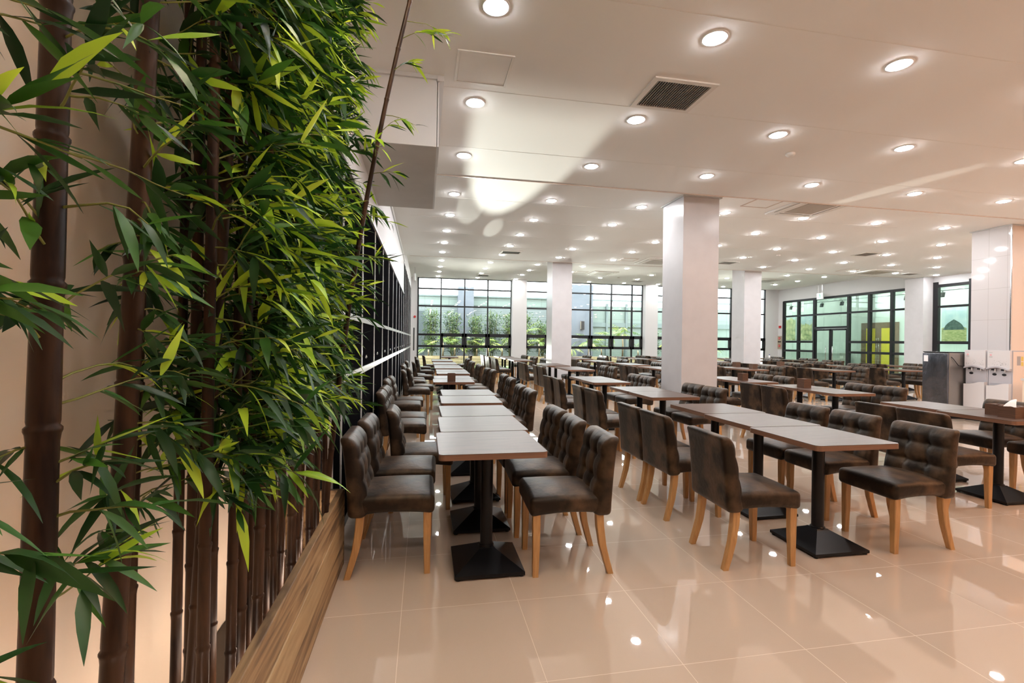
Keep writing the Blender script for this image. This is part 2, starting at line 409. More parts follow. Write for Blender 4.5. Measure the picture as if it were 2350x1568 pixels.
# gallery room
struct('wall_gallery_far', bx(19.6, 19.75, 10.5, 23.2, 0, 3.75), M_gwall)
m = MB(); m.box(XR+.12, 19.6, 23.1, 23.2, 0, 3.75); m.box(XR+.15, 19.6, 10.4, 10.5, 0, 3.75); m.box(XR+.12, XR+.2, YF+.1, 23.1, 0, 3.75)
struct('wall_gallery_ends', m, M_gwall)
struct('floor_gallery', bx(XR+.12, 19.7, 10.4, 23.2, -.1, 0), M_gfloor)
struct('ceiling_gallery', bx(XR+.12, 19.7, 10.4, 23.2, 3.72, 3.85), M_gwall)
m = MB(); m.box(19.52, 19.6, 16.42, 18.1, 0, 2.38); o = struct('door_2', m, M_gdoor)
for a, b in ((16.7, 17.12), (17.42, 17.84)):
    p = MB(); p.box(19.505, 19.52, a, b, .1, 2.13); struct('panel', p, M_gyel, o)
for y in (17.22, 17.32):
    h = MB(); h.tube([(19.47, y, .5), (19.47, y, 1.7)], .012, 6); h.tube([(19.47,y,.6),(19.52,y,.6)], .008, 6); h.tube([(19.47,y,1.6),(19.52,y,1.6)], .008, 6); struct('handle', h, M_chrome, o, smooth=True)
m = MB(); m.box(18.9, 19.5, 18.6, 22.9, 0, .95); m.box(18.86, 19.5, 18.56, 22.9, .95, 1.0)
tag(m.build('gallery_counter', M_lit), 'long pale counter under the garden posters behind the green glass', 'counter')

# ------------------------------------------------------------------ chairs
def make_chair():
    root = empty('dining_chair')
    def seat_fn(p):
        x, y, z = p; hx, hy = .238, .222
        u, v = x/hx, y/hy
        if z > 0: z += .026*(1-u*u)*(1-v*v)*min(1, z/.03)
        else:
            z += .020*(1-u*u)*(1 if abs(v) > .8 else .6)*min(1, -z/.03)
        y *= 1+.02*u
        return [x, y, z]
    s = MB(); s.rbox((.02, 0, .412), (.238, .222, .058), .032, (8, 8, 2), seat_fn)
    s.build('seat', M_leather, root, smooth=True)
    seam_y = (-.074, .074); seam_z = (.110, -.022, -.15)
    def back_fn(p):
        x, y, z = p           # x: thickness, + is front
        s_ = (z+.232)/.464
        front = x > 0
        taper = 1 - .30*s_
        if front and z < .2315 and abs(y) < .2215:
            e = min(1, (.222-abs(y))/.035) * min(1, (.232-z)/.05) * min(1, (z+.232)/.03)
            e = max(0, min(1, e))
            dy = min(abs(y-q) for q in seam_y); dz = min(abs(z-q) for q in seam_z)
            ch = .011*math.exp(-(dy/.030)**2) + .005*math.exp(-(dy/.009)**2)
            cz = .009*math.exp(-(dz/.032)**2) + .005*math.exp(-(dz/.010)**2)
            bt = .020*math.exp(-(dy*dy+dz*dz)/(.022**2))
            x += .024*e - (ch+cz+bt)*e
        x *= taper
        lean = -.032*s_ - .026*s_*s_
        if s_ > .85: lean -= .012*((s_-.85)/.15)**2
        y *= 1 + .03*(1-s_) - .012*s_
        return [x+lean, y, z]
    b = MB(); b.rbox((-.185, 0, .582), (.050, .222, .232), .030, (1, 40, 44), back_fn)
    b.build('backrest', M_leather, root, smooth=True)
    def leg(pts, ws):
        l = MB(); vs = []; fs = []
        for (x, y, z), w in zip(pts, ws):
            h = w/2; c = .18*h
            for dx, dy in ((-h+c,-h),(h-c,-h),(h,-h+c),(h,h-c),(h-c,h),(-h+c,h),(-h,h-c),(-h,-h+c)):
                vs.append((x+dx, y+dy, z))
        n = 8
        for i in range(len(pts)-1):
            for k in range(n): fs.append((i*n+k, (i+1)*n+k, (i+1)*n+(k+1)%n, i*n+(k+1)%n))
        fs.append(tuple(range(n))); fs.append(tuple((len(pts)-1)*n+k for k in range(n))[::-1])
        l.add(vs, fs); l.build('leg', M_leg, root)
    for sy in (-1, 1):
        leg([(.215, sy*.185, .38), (.215, sy*.185, .2), (.218, sy*.186, 0)], (.046, .042, .034))
        leg([(-.165, sy*.185, .39), (-.172, sy*.185, .28), (-.188, sy*.186, .17), (-.212, sy*.188, .08), (-.236, sy*.19, 0)], (.046, .045, .042, .039, .036))
    return root
CHAIR = make_chair(); reg(CHAIR)

# ------------------------------------------------------------------ tables
TW, TD, TZ = .615, .635, .757
def make_table():
    root = empty('pedestal_table')
    def rr(w, d, r, n=5):
        P = []
        for cx, cy, a0 in ((w-r, d-r, 0), (-w+r, d-r, 90), (-w+r, -d+r, 180), (w-r, -d+r, 270)):
            for k in range(n+1):
                a = R(a0+90*k/n); P.append((cx+r*cos(a), cy+r*sin(a)))
        return P
    t = MB(); t.prism(rr(TW/2-.0015, TD/2-.0015, .03), -.004, 0); t.build('tabletop', M_top, root, loc=(0,0,TZ))
    e = MB(); e.prism(rr(TW/2, TD/2, .03), -.034, -.003); e.build('edge_band', M_edge, root, loc=(0,0,TZ))
    yo = -.075
    u = MB(); u.cbox((0, 0, TZ-.043), (.34, .34, .018)); u.build('mounting_plate', M_black, root)
    p = MB(); p.tube([(0, 0, .08), (0, 0, TZ-.05)], .038, 24); p.build('post', M_black, root, smooth=True, angle=40)
    b = MB(); h = .205
    lv = [(h, .012), (h, .030), (h-.012, .036), (.05, .112), (.042, .118)]
    vs = []; fs = []
    for w, z in lv: vs += [(-w,-w,z),(w,-w,z),(w,w,z),(-w,w,z)]
    for i in range(len(lv)-1):
        for k in range(4): fs.append((i*4+k, i*4+(k+1)%4, (i+1)*4+(k+1)%4, (i+1)*4+k))
    fs.append((3,2,1,0)); fs.append(tuple(len(vs)-4+k for k in range(4)))
    b.add(vs, fs)
    b.lathe([(.046,.10),(.046,.125),(.04,.13)], 20)
    b.build('pedestal_base', M_black, root)
    for sx in (-1, 1):
        for sy in (-1, 1):
            g = MB(); g.lathe([(.014,0),(.016,.004),(.016,.014)], 12, (sx*.185, sy*.185, 0), True, True); g.build('glide_foot', M_black, root)
    return root
TABLE = make_table(); reg(TABLE)

def d4(base, lab):
    return lab
used_c = [0]; used_t = [0]
ROWS = {'A': 'row beside the black lockers', 'B': 'second row from the lockers', 'C': 'third row from the lockers',
        'D': 'fourth row from the lockers', 'E': 'fifth row from the lockers', 'F': 'sixth row from the lockers', 'G': 'seventh row from the lockers'}
cnt = {}
TABS = {}
def chair(x, y, rz, row, side):
    o = CHAIR if used_c[0] == 0 else dup(CHAIR); used_c[0] += 1
    o.location = (x, y, 0); o.rotation_euler = (0, 0, rz)
    k = (row, side); i = cnt.get(k, 0); cnt[k] = i+1
    s = 'bamboo side' if side == 'L' else 'water cooler side'
    tag(o, 'brown tufted chair, %s from the camera, %s of %s' % (ordw(i), s, ROWS[row]), 'chair', 'tufted dining chairs')
def table(x, y, row, a=0):
    o = TABLE if used_t[0] == 0 else dup(TABLE); used_t[0] += 1
    o.location = (x, y, 0); o.rotation_euler = (0, 0, a)
    i = cnt.get((row,'T'), 0); cnt[(row,'T')] = i+1
    tag(o, 'walnut topped pedestal table, %s from the camera in the %s' % (ordw(i), ROWS[row]), 'table', 'pedestal dining tables')
    TABS[(row, i)] = (x, y)
def group(row, xl, ys_, L=None, Rr=None, dxl=-.31, dxr=.31, skew=0):
    y0 = ys_[0]
    for i, y in enumerate(ys_):
        xx = xl[i] if isinstance(xl, (list, tuple)) else xl
        table(xx+TW/2, y+TD/2, row, R(rnd.uniform(-.5,.5)))
    xm = xl[0] if isinstance(xl, (list, tuple)) else xl
    n = len(ys_)
    if L is None: L = [y0+.33+.49*i+rnd.uniform(-.03,.05) for i in range(n)]
    if Rr is None: Rr = [y0+.36+.47*i+rnd.uniform(-.03,.05) for i in range(n)]
    for y in L:
        dx = 0
        if isinstance(y, tuple): y, dx = y
        chair(xm+dxl+dx+rnd.uniform(-.012,.012), y, R(rnd.uniform(-3,3)), row, 'L')
    for y in Rr:
        dx = 0
        if isinstance(y, tuple): y, dx = y
        chair(xm+TW+dxr+dx+rnd.uniform(-.012,.012), y, pi+R(rnd.uniform(-3,3)), row, 'R')
rnd.seed(11)
# row beside the lockers
group('A', [.085,.115,.145], [2.575,3.222,3.868], [(3.02,0),(3.57,.02),(4.05,.17)], [(2.86,0),(3.42,.01),(3.91,0)], -.27, .175)
group('A', [.175,.205], [4.67,5.335], [(5.36,-.14),(5.86,-.13)], [(5.42,.02),(5.98,.02)], -.27, .2)
group('A', [.14,.165], [7.0,7.66], [(6.95,-.10),(7.45,-.08)], [(7.12,.12),(7.85,.14)], -.33, .21)
group('A', [.235,.245], [8.75,9.42], [(9.0,-.03),(9.6,.06)], [(9.1,.05),(9.65,.02)], -.36, .2)
group('A', [.235,.24], [10.43,11.1], [(10.75,-.1),(11.35,-.1)], None, -.36, .2)
group('A', [.235,.24], [12.05,12.72], [(12.2,.1),(12.75,-.1)], None, -.36, .2)
group('A', [.23,.235], [14.0,14.67], [(14.2,0)], None, -.2, .25)
group('A', [.62,.64], [17.2,17.85], [(16.0,-.3),(17.4,-.05)], None, -.36, .25)
# second row
group('B', [2.39,2.43,2.465], [2.495,3.14,3.785], [(2.76,-.01),(3.56,.03),(4.02,.02)], [(2.79,.0),(3.37,.02),(3.85,.02)])
group('B', [2.545,2.555], [4.95,5.59], [(5.40,0),(5.86,0)], [(5.5,0),(5.97,0)])
group('B', [2.55,2.56], [6.83,7.47], [(6.98,.03),(7.48,.02)], [(7.36,0),(7.83,0)])
group('B', [3.14,3.16], [9.95,10.62])
group('B', [3.10,3.12], [11.62,12.30])
group('B', [2.8,2.82], [14.6,15.27])
group('B', [2.78,2.8], [16.1,16.77]); group('B', [2.8,2.8], [17.75,18.4])
# third row
group('C', [4.89,4.97], [3.105,3.745], [(3.40,-.02),(3.85,0)], [(3.40,.02),(3.92,.02)])
group('C', [5.16,5.19], [5.12,5.765], [(5.54,0),(6.0,0)], [(5.42,.02),(5.88,.02)])
group('C', [5.11,5.13], [6.76,7.4], [(7.1,.07),(7.6,.07)], [(7.31,0),(7.80,0)])
group('C', [5.45,5.45], [10.15,10.8]); group('C', [5.53,5.54], [12.02,12.66]); group('C', [5.3,5.32], [14.0,14.65])
group('C', [5.45,5.46], [16.25,16.9]); group('C', [5.5,5.5], [18.05,18.7])
# fourth row and beyond
group('D', [7.66,7.68], [10.1,10.75]); group('D', [7.7,7.7], [12.1,12.75]); group('D', [7.85,7.85], [14.2,14.85])
group('D', [8.0,8.0], [16.35,17.0]); group('D', [8.0,8.0], [18.2,18.85])
group('E', [9.7,9.7], [9.68,10.33]); group('E', [9.76,9.76], [11.75,12.4]); group('E', [9.8,9.8], [14.6,15.25])
group('E', [9.9,9.9], [16.5,17.15]); group('E', [9.9,9.9], [18.3,18.95])
group('F', [11.92,11.92], [9.8,10.45]); group('F', [11.97,11.97], [11.55,12.2]); group('F', [12.05,12.05], [13.35,14.0])
group('F', [12.1,12.1], [15.4,16.05]); group('F', [12.1,12.1], [17.4,18.05])
group('G', [14.28,14.28], [11.7,12.35]); group('G', [13.6,13.6], [14.2,14.85]); group('G', [14.3,14.3], [16.1,16.75]); group('G', [14.4,14.4], [18.0,18.65])

# ------------------------------------------------------------------ boxes on the tables
def napkin_box(x, y, rz, label, w=.115, d=.115, h=.125, tissue=False):
    root = empty('tissue_box', (x, y, TZ), rz)
    b = MB(); t = .008
    b.box(-w/2, w/2, -d/2, -d/2+t, 0, h); b.box(-w/2, w/2, d/2-t, d/2, 0, h)
    b.box(-w/2, -w/2+t, -d/2+t, d/2-t, 0, h); b.box(w/2-t, w/2, -d/2+t, d/2-t, 0, h); b.box(-w/2+t, w/2-t, -d/2+t, d/2-t, 0, t)
    b.build('box_body', M_boxw, root)
    l = MB(); s = .018
    zt = h-.012
    l.box(-w/2+t, w/2-t, -d/2+t, -s, zt, zt+.008); l.box(-w/2+t, w/2-t, s, d/2-t, zt, zt+.008)
    l.box(-w/2+t, -w/4, -s, s, zt, zt+.008); l.box(w/4, w/2-t, -s, s, zt, zt+.008)
    l.build('lid', M_boxw, root)
    if tissue:
        q = MB(); vs = []; fs = []
        prof = [(0,.0),(.02,.03),(.045,.055),(.075,.07)]
        for i, (dx, dz) in enumerate(prof):
            wd = .05*(1-.8*i/3)
            for j in range(5):
                v = -1+j/2
                vs.append((dx-.02+.006*cos(v*4), v*wd, h-.01+dz+.012*(1-v*v)*(1 if i < 3 else .2)))
        for i in range(3):
            for j in range(4): fs.append((i*5+j, i*5+j+1, (i+1)*5+j+1, (i+1)*5+j))
        q.add(vs, fs); q.build('tissue', M_tissue, root, smooth=True)
    tag(root, label, 'tissue box', 'wooden tissue boxes')
napkin_box(.41, 7.16, 0, 'small brown wooden box alone on a table in the row beside the lockers')
napkin_box(5.33, 7.13, .1, 'dark wooden box on the table just right of the thick white pillar')
napkin_box(5.42, 5.92, .05, 'square wooden box on the seam of the middle table in third row', .125, .125, .13)
napkin_box(5.12, 3.28, R(3), 'wooden tissue box with a white tissue sticking out on the near table', .12, .125, .10, True)
napkin_box(5.19, 3.425, R(2), 'wooden tissue box standing just behind the one with the white tissue', .12, .125, .10)
napkin_box(5.255, 3.27, R(1), 'wooden tissue box at the right picture edge beside the white tissue', .12, .125, .10)
napkin_box(8.25, 11.3, .1, 'wooden box at far end of first table in fourth row', .14, .14, .13)
napkin_box(8.1, 10.45, 0, 'wooden box at near end of first table in fourth row', .14, .14, .12)
napkin_box(10.15, 11.95, 0, 'wooden box on the second table group of the fifth row', .14, .14, .12)

# ------------------------------------------------------------------ black lockers
def make_locker(w=1.037, h=2.58):
    root = empty('locker'); x0 = -.61
    b = MB(); b.box(x0, -.555, .006, w-.008, .08, h); b.build('door_panel', M_locker, root)
    s = MB(); s.box(x0, -.546, -.007, .006, 0, h); s.build('edge_strip', M_strip, root)
    r = MB(); r.box(x0, -.547, .006, w-.007, 1.53, 1.575); r.build('upper_rail', M_band, root)
    r = MB(); r.box(x0, -.542, .006, w-.007, 1.075, 1.13); r.build('lower_rail', M_band, root)
    k = MB(); k.box(x0, -.56, .006, w-.007, 0, .08); k.build('plinth', M_frame, root)
    n = MB(); n.tube([(-.555, .09, 1.22), (-.535, .09, 1.22), (-.522, .09, 1.22), (-.518, .09, 1.22)], [.008,.010,.017,.013], 12); n.build('knob', M_chrome, root, smooth=True)
    return root
o = make_locker(.30); o.location = (0, 3.06, 0); tag(o, 'narrow black locker door right behind the end of the bamboo planter', 'locker', 'black lockers along the wall')
LK = make_locker(); reg(LK)
for i in range(9):
    o = LK if i == 0 else dup(LK)
    o.location = (0, 3.365+1.037*i, 0)
    tag(o, 'wide black locker door, %s from the bamboo planter' % ordw(i), 'locker', 'black lockers along the wall')
L2 = make_locker(.95, 3.45); reg(L2)
for i in range(7):
    o = L2 if i == 0 else dup(L2)
    o.location = (0, 12.74+.957*i, 0)
    tag(o, 'taller black locker door, %s past the ceiling step' % ordw(i), 'locker', 'tall black lockers near the window')

# ------------------------------------------------------------------ planter and bamboo
pl = empty('planter_box', (0, 0, 0))
for k, (z0, z1, mm, dx) in enumerate(((.0,.150,M_plank,0),(.153,.305,M_plank2,.003),(.308,.465,M_plank,.0))):
    b = MB(); b.rbox((0,0,0), (.017, 2.2, (z1-z0)/2), .005, (1,1,1)); b.build('plank', mm, pl, loc=(-.488+dx, .80, (z0+z1)/2))
b = MB(); b.box(-.84, -.47, 3.001, 3.03, 0, .46); b.build('end_board', M_plank, pl)
b = MB(); b.box(-.855, -.507, -1.4, 3.0, .02, .12); b.build('soil', M_soil, pl)
ls = MB(); ls.box(-.520, -.510, .75, 2.95, .27, .30); lso = empty('added_light_strip', (0,0,0)); ls.build('added_strip', emis('added_warm_strip', (1,.78,.62), 42), lso)  # hidden strip added to light the wall between the stalks
b = MB(); b.box(-.511, -.5055, .75, 2.95, .26, .31); b.build('added_strip_rail', M_chrome, lso)
tag(lso, 'unseen warm light strip added behind the planter planks to brighten the wall', 'light strip')
tag(pl, 'low planter box of weathered wooden planks along the bamboo wall', 'planter')

def leaf(mb, base, d, up, L, W, droop, tone, curl=0.0):
    d = d.normalized(); s = d.cross(up)
    if s.length < 1e-3: s = d.cross(Vector((1,0,0)))
    s.normalize(); n = s.cross(d).normalized()
    prof = ((0,.10),(.16,.72),(.36,1.0),(.60,.82),(.82,.42),(1,.02))
    p = base.copy(); dd = d.copy(); vs = []; pt = 0
    for t_, w in prof:
        dl = (t_-pt)*L; pt = t_
        dd = (dd + Vector((0,0,-1))*droop*dl*4).normalized()
        p = p + dd*dl
        ww = W*w*.5; a = curl*t_
        ss = s*cos(a)+n*sin(a)
        vs += [p - ss*ww + n*ww*.28, p, p + ss*ww + n*ww*.28]
    b = len(mb.v); mb.v.extend([tuple(v) for v in vs])
    for i in range(len(prof)-1):
        for j in (0, 1):
            q = b+i*3+j; mb.f.append((q, q+1, q+4, q+3)); mb.tone.append(tone)

def bamboo(x, y, rad, lean, ztop, label, leaves=1.0, zmin=.75, lscale=1.0, top_lean=0, clear=False):
    root = empty('bamboo_plant', (x, y, .12))
    rg = random.Random(int(abs(x*7919)+y*10007))
    c = MB(); pts = []; rs = []
    z = 0; H = ztop-.12
    nodes = []
    def pos(z):
        u = z/H
        return Vector((lean[0]*u + top_lean*u*u, lean[1]*u, z))
    step = rg.uniform(.21, .27); z = -.02
    nz = rg.uniform(.05,.2)
    zs = [0]
    while nz < H-.03: nodes.append(nz); nz += step*rg.uniform(.9,1.12)
    pts.append(pos(0)); rs.append(rad)
    for nz in nodes:
        k = 1-.30*nz/H
        for dz, m_ in ((-.018,.97),(-.006,1.04),(-.001,1.13),(.004,1.13),(.008,.95),(.014,1.0),(.03,1.0)):
            pts.append(pos(nz+dz)); rs.append(rad*k*m_)
    pts.append(pos(H)); rs.append(rad*.68)
    c.tube(pts, rs, 12); c.build('culm', M_culm, root, smooth=True, angle=60)
    lf = MB(); lf.mi = []
    tw = MB()
    zz = zmin-.12
    while zz < H-.05:
        zz += rg.uniform(.029, .060)/leaves
        if zz > H-.02: break
        if clear and rg.random() < .35: continue
        p = pos(zz)
        az = rg.gauss(0, 1.15)                    # 0 points into the room
        el = rg.uniform(-.15, .9)
        d = Vector((cos(az)*cos(el), sin(az)*cos(el), sin(el)))
        Lb = rg.uniform(.07, .25)*lscale
        if d.x < 0: Lb *= .5
        pp = [p]; dd = d.copy(); q = p.copy()
        for i in range(4):
            dd = (dd + Vector((rg.uniform(-.25,.25), rg.uniform(-.25,.25), rg.uniform(-.35,.15)))).normalized()
            q = q + dd*Lb/4
            if q.x + x < XL+.03: q.x = XL+.03-x
            if q.y + y > 2.95: q.y = 2.95-y
            if q.z > 3.30: q.z = 3.30
            pp.append(q.copy())
        tw.tube(pp, [.0026,.0022,.0018,.0015,.001], 4, False)
        nl = rg.randint(5, 9)
        for i in range(nl):
            t_ = rg.uniform(.35, 1.0) if i else 1.0
            k = min(3, int(t_*4)); f_ = t_*4-k
            b0 = pp[k].lerp(pp[k+1], min(1, f_))
            ld = (dd*rg.uniform(.3,1.0) + Vector((rg.uniform(-.4,1.0), rg.uniform(-1,1), rg.uniform(-.75,.55)))).normalized()
            LL = rg.uniform(.085, .165)*lscale; W = LL*rg.uniform(.125,.185)
            tip = b0 + ld*LL
            if tip.x + x < XL+.07: ld.x = abs(ld.x)+.1
            if tip.y + y > 3.0 and tip.x + x < -.50: ld.y = -abs(ld.y)
            if tip.z > 3.36: ld.z = -abs(ld.z)
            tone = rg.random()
            lim = .20 + .62*max(0, (b0.x+x+.60)/.3)  # lime share grows roomward: leaf variety plus painted highlights
            tone = .76+.24*rg.random() if tone < lim*(.30 if y < 1.2 else .62) else .72*rg.random()  # nearest stalks get fewer lime leaves, painting in their dimmer light
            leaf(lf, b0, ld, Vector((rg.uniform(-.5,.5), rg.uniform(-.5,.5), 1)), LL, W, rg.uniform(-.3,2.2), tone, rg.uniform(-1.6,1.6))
    nlf = len(lf.f); lf.add(tw.v, tw.f); lf.tone += [.5]*len(tw.f)
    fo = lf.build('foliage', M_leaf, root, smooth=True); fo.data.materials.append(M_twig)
    fo.data.polygons.foreach_set('material_index', [0]*nlf+[1]*len(tw.f))
    tag(root, label, 'bamboo', 'bamboo stalks in the wooden planter')
rnd.seed(5)
SP = [(-.575,.62,.021,(.0,.02)), (-.583,.825,.0225,(.02,.06)), (-.625,1.06,.0225,(.07,.12)), (-.72,1.30,.020,(.04,.06)), (-.62,1.40,.019,(.13,.10)),
      (-.56,1.345,.016,(.02,.02)), (-.655,1.50,.017,(.0,.05)), (-.56,1.525,.0155,(.03,.03)), (-.73,1.58,.015,(.02,.02)), (-.57,1.62,.020,(.03,.03)), (-.68,1.70,.017,(.0,.04))]
y = 1.74; k = 0
while y < 2.96:
    SP.append((-.56-.055*(k%3)+rnd.uniform(-.015,.015), y, rnd.uniform(.0135,.020), (rnd.uniform(-.03,.05), rnd.uniform(-.05,.06)))); y += rnd.uniform(.046,.078); k += 1
for i, (x, y, r_, ln) in enumerate(SP):
    lab = '%s dark bamboo stalk from the camera in the plank planter' % ordw(i)
    if i < 3: lv, zm, ls = .95, .92, .82
    elif i < 5: lv, zm, ls = .75, .92, 1.05
    elif i < 11: lv, zm, ls = .95, .90, 1.12
    else: lv, zm, ls = 1.0, .90+.08*(y-1.7), .98
    bamboo(x, y, r_, ln, 3.5, lab, lv, zm, ls)
bamboo(-.52, 2.62, .0155, (.15, -.02), 3.50, 'thin bamboo stalk leaning out into the room at its top', .62, 1.5, .92, .34, True)

# ------------------------------------------------------------------ ceiling lights
def make_light(name, m):
    root = empty(name)
    r = MB(); r.lathe([(.072,.0),(.074,-.005),(.086,-.007),(.094,-.004),(.096,.001)], 28); r.build('rim', M_rim, root, smooth=True)
    l = MB(); l.lathe([(.073,-.003),(.069,-.011),(.052,-.017),(.002,-.020)], 28, capt=True); l.build('diffuser', m, root)
    return root
DL = make_light('downlight', M_lamp); reg(DL); WW = make_light('downlight', emis('added_wash_diffuser', (1,.80,.58), 190)); WL = make_light('downlight', M_warm); reg(WL); D2 = make_light('downlight', M_lamp2); reg(D2); D3 = make_light('downlight', M_lamp3); reg(D3)
used = {}
def light(x, y, z, lab, warm=False):
    src = WL if warm else D2 if x > XR else D3 if z > Z2+.01 else D2 if z > Z1+.01 else DL
    n = used.get(src.name, 0); used[src.name] = n+1
    o = src if n == 0 else dup(src)
    o.location = (x, y, z); tag(o, lab, 'ceiling light', 'round recessed downlights')
for i, y in enumerate((-.3, .7, 1.4, 2.0)):  # unseen warm lamps added to brighten the bamboo and its wall
    o = WW if i == 0 else bpy.data.objects.new('downlight', None)
    if i:
        COL.objects.link(o)
        for ch in WW.children:
            c = ch.copy(); COL.objects.link(c); c.parent = o
    o.location = (-.12, y, Z1); tag(o, 'unseen warm round downlight added over the bamboo, %s from the back' % ordw(i), 'ceiling light', 'added warm wall washing downlights')
def near(x, y, boxes):
    return any(a-.12 < x < b+.12 and c-.12 < y < d+.12 for a, b, c, d in boxes)
AVOID = [(3.9,4.6,6.6,7.35),(10.7,11.4,6.9,7.6),(5.8,6.8,6.3,7.2),(5.1,5.65,6.5,7.0),(3.6,4.35,13.3,14.05),(10.0,10.75,13.4,14.1),(16.2,17,12.8,13.5)]
for j, y in enumerate((3.05, 4.32, 5.58)):
    for i in range(10):
        x = .434+1.585*i+ (.03*i if i > 3 else 0)
        light(x, y, Z1, 'round white downlight, %s from the lockers, %s row of the nearest ceiling' % (ordw(i), ordw(j)))
for j, y in enumerate((1.79, .53, -.74)):
    for i in range(10):
        if i >= 0: light(.434+1.6*i, y, Z1, 'round downlight behind the camera, %s from the bamboo, %s row back' % (ordw(i), ordw(j)), warm=i >= 3)
for j, y in enumerate((7.40, 8.65, 9.92, 11.14, 12.35)):
    for i in range(11):
        x = .434+1.570*i
        if near(x, y, AVOID) or x > 16.4: continue
        light(x, y, Z2, 'round white downlight, %s from the lockers, %s row of the middle ceiling' % (ordw(i), ordw(j)))
for j, y in enumerate((15.45, 16.75, 18.0, 19.3)):
    for i in range(11):
        x = .52+1.605*i
        if near(x, y, AVOID) or x > 16.5: continue
        light(x, y, Z3, 'round white downlight, %s from the lockers, %s row of the far ceiling' % (ordw(i), ordw(j)))
for k, xx in enumerate((17.5, 18.3, 19.1)):  # lamps added to brighten the room behind the glass
    for i, y in enumerate((11.5, 12.9, 14.3, 15.7, 17.1, 18.5, 19.9, 21.3, 22.5)):
        light(xx, y, 3.72, 'round white downlight added to brighten the gallery, %s row from the glass, %s from the near end' % (ordw(k), ordw(i)))

# vents, access panels, cassettes
def vent(x0, x1, y0, y1, z, lab, n, fine=True):
    root = empty('ceiling_vent', ((x0+x1)/2, (y0+y1)/2, z)); w, d = (x1-x0)/2, (y1-y0)/2; f = .045
    fr = MB(); fr.box(-w, w, -d, -d+f, -.012, .002); fr.box(-w, w, d-f, d, -.012, .002); fr.box(-w, -w+f, -d+f, d-f, -.012, .002); fr.box(w-f, w, -d+f, d-f, -.012, .002)
    fr.build('frame', M_cass, root)
    b = MB(); b.box(-w+f, w-f, -d+f, d-f, -.001, .002); b.build('backing', M_dark, root)
    s = MB()
    for i in range(n):
        x = -w+f+(2*w-2*f)*(i+.5)/n; s.box(x-.0022, x+.0022, -d+f, d-f, -.010, -.001)
    s.build('grille', M_grille, root)
    tag(root, lab, 'ceiling vent', 'ceiling vents')
vent(1.84, 2.42, 3.58, 4.08, Z1, 'large dark slatted vent in the near ceiling', 22)
vent(1.90, 2.45, 11.75, 12.15, Z2, 'small slatted vent at back of middle ceiling near the lockers', 14)
vent(8.15, 8.65, 11.75, 12.2, Z2, 'slatted vent just right of the thick white pillar top', 14)
vent(10.65, 11.1, 9.75, 10.2, Z2, 'slatted vent of middle ceiling above the fifth row', 14)
vent(2.03, 2.53, 18.4, 18.85, Z3, 'slatted vent in far ceiling close to the first window', 12)
vent(8.6, 9.1, 18.4, 18.85, Z3, 'slatted vent in far ceiling before the middle window', 12)
vent(14.9, 15.4, 12.2, 12.6, Z2, 'slatted vent near the gallery corner pillar', 12)
def access(x0, x1, y0, y1, z, lab, dark=.2):
    root = empty('access_panel', ((x0+x1)/2, (y0+y1)/2, z)); w, d = (x1-x0)/2, (y1-y0)/2; f = .02
    fr = MB(); fr.box(-w, w, -d, -d+f, -.008, .002); fr.box(-w, w, d-f, d, -.008, .002); fr.box(-w, -w+f, -d+f, d-f, -.008, .002); fr.box(w-f, w, -d+f, d-f, -.008, .002)
    fr.build('frame', M_trim if dark > .3 else M_cass, root)
    b = MB(); b.box(-w+f+.003, w-f-.003, -d+f+.003, d-f-.003, -.004, .002); b.build('hatch', M_ceil, root)
    tag(root, lab, 'access panel', 'ceiling access panels')
access(.22, .66, 3.55, 4.0, Z1, 'white square access hatch in the near ceiling beside the soffit')
access(5.13, 5.62, 6.51, 6.99, Z2, 'square access hatch with grey rim beside the big cassette unit', .5)
access(5.30, 5.75, 12.0, 12.4, Z2, 'square access hatch beside the second cassette unit', .5)
access(5.5, 5.95, 16.6, 17.0, Z3, 'square access hatch in far ceiling', .5)
access(12.5, 12.95, 12.1, 12.5, Z2, 'square access hatch beside the rightmost cassette unit', .5)
def cassette(cx, cy, z, lab):
    root = empty('ceiling_cassette', (cx, cy, z)); w = .475
    b = MB(); b.rbox((0,0,-.012), (w, w, .016), .012, (1,1,1)); b.build('housing', M_cass, root, smooth=True, angle=40)
    g = MB(); g.box(-.26, .26, -.26, .26, -.034, -.026); g.build('intake_grille', M_cgr, root)
    for k in range(4):
        a = k*pi/2
        l = MB(); l.rbox((0,0,0), (.30, .045, .004), .0035, (1,1,1)); l.v = [(x*cos(a)-(y+.375)*sin(a), x*sin(a)+(y+.375)*cos(a), zz-.030) for x, y, zz in l.v]
        l.build('louvre', M_cass, root)
        s = MB()
        for yy in (-.05, .05): s.box(-.30, .30, yy-.003, yy+.003, -.002, .002)
        s.v = [(x*cos(a)-(y+.375)*sin(a), x*sin(a)+(y+.375)*cos(a), zz-.029) for x, y, zz in s.v]; s.build('slot', M_dark, root)
    tag(root, lab, 'air conditioner', 'ceiling cassette air conditioners')
cassette(6.29, 6.80, Z2, 'square ceiling air conditioner just behind the first ceiling step')
cassette(6.4, 12.2, Z2, 'square ceiling air conditioner partly behind the thick white pillar')
cassette(13.75, 12.3, Z2, 'square ceiling air conditioner near the gallery glass wall')
cassette(6.55, 16.75, Z3, 'square ceiling air conditioner in far ceiling before the middle window')
cassette(13.6, 16.9, Z3, 'square ceiling air conditioner in far ceiling before the gallery door')
def detector(x, y, z, lab):
    d = MB(); d.lathe([(.05,.0),(.05,-.014),(.038,-.03),(.012,-.034)], 20, capt=True)
    o = d.build('smoke_detector', M_cass, smooth=True, angle=50, loc=(x, y, z)); tag(o, lab, 'smoke detector', 'smoke detectors')
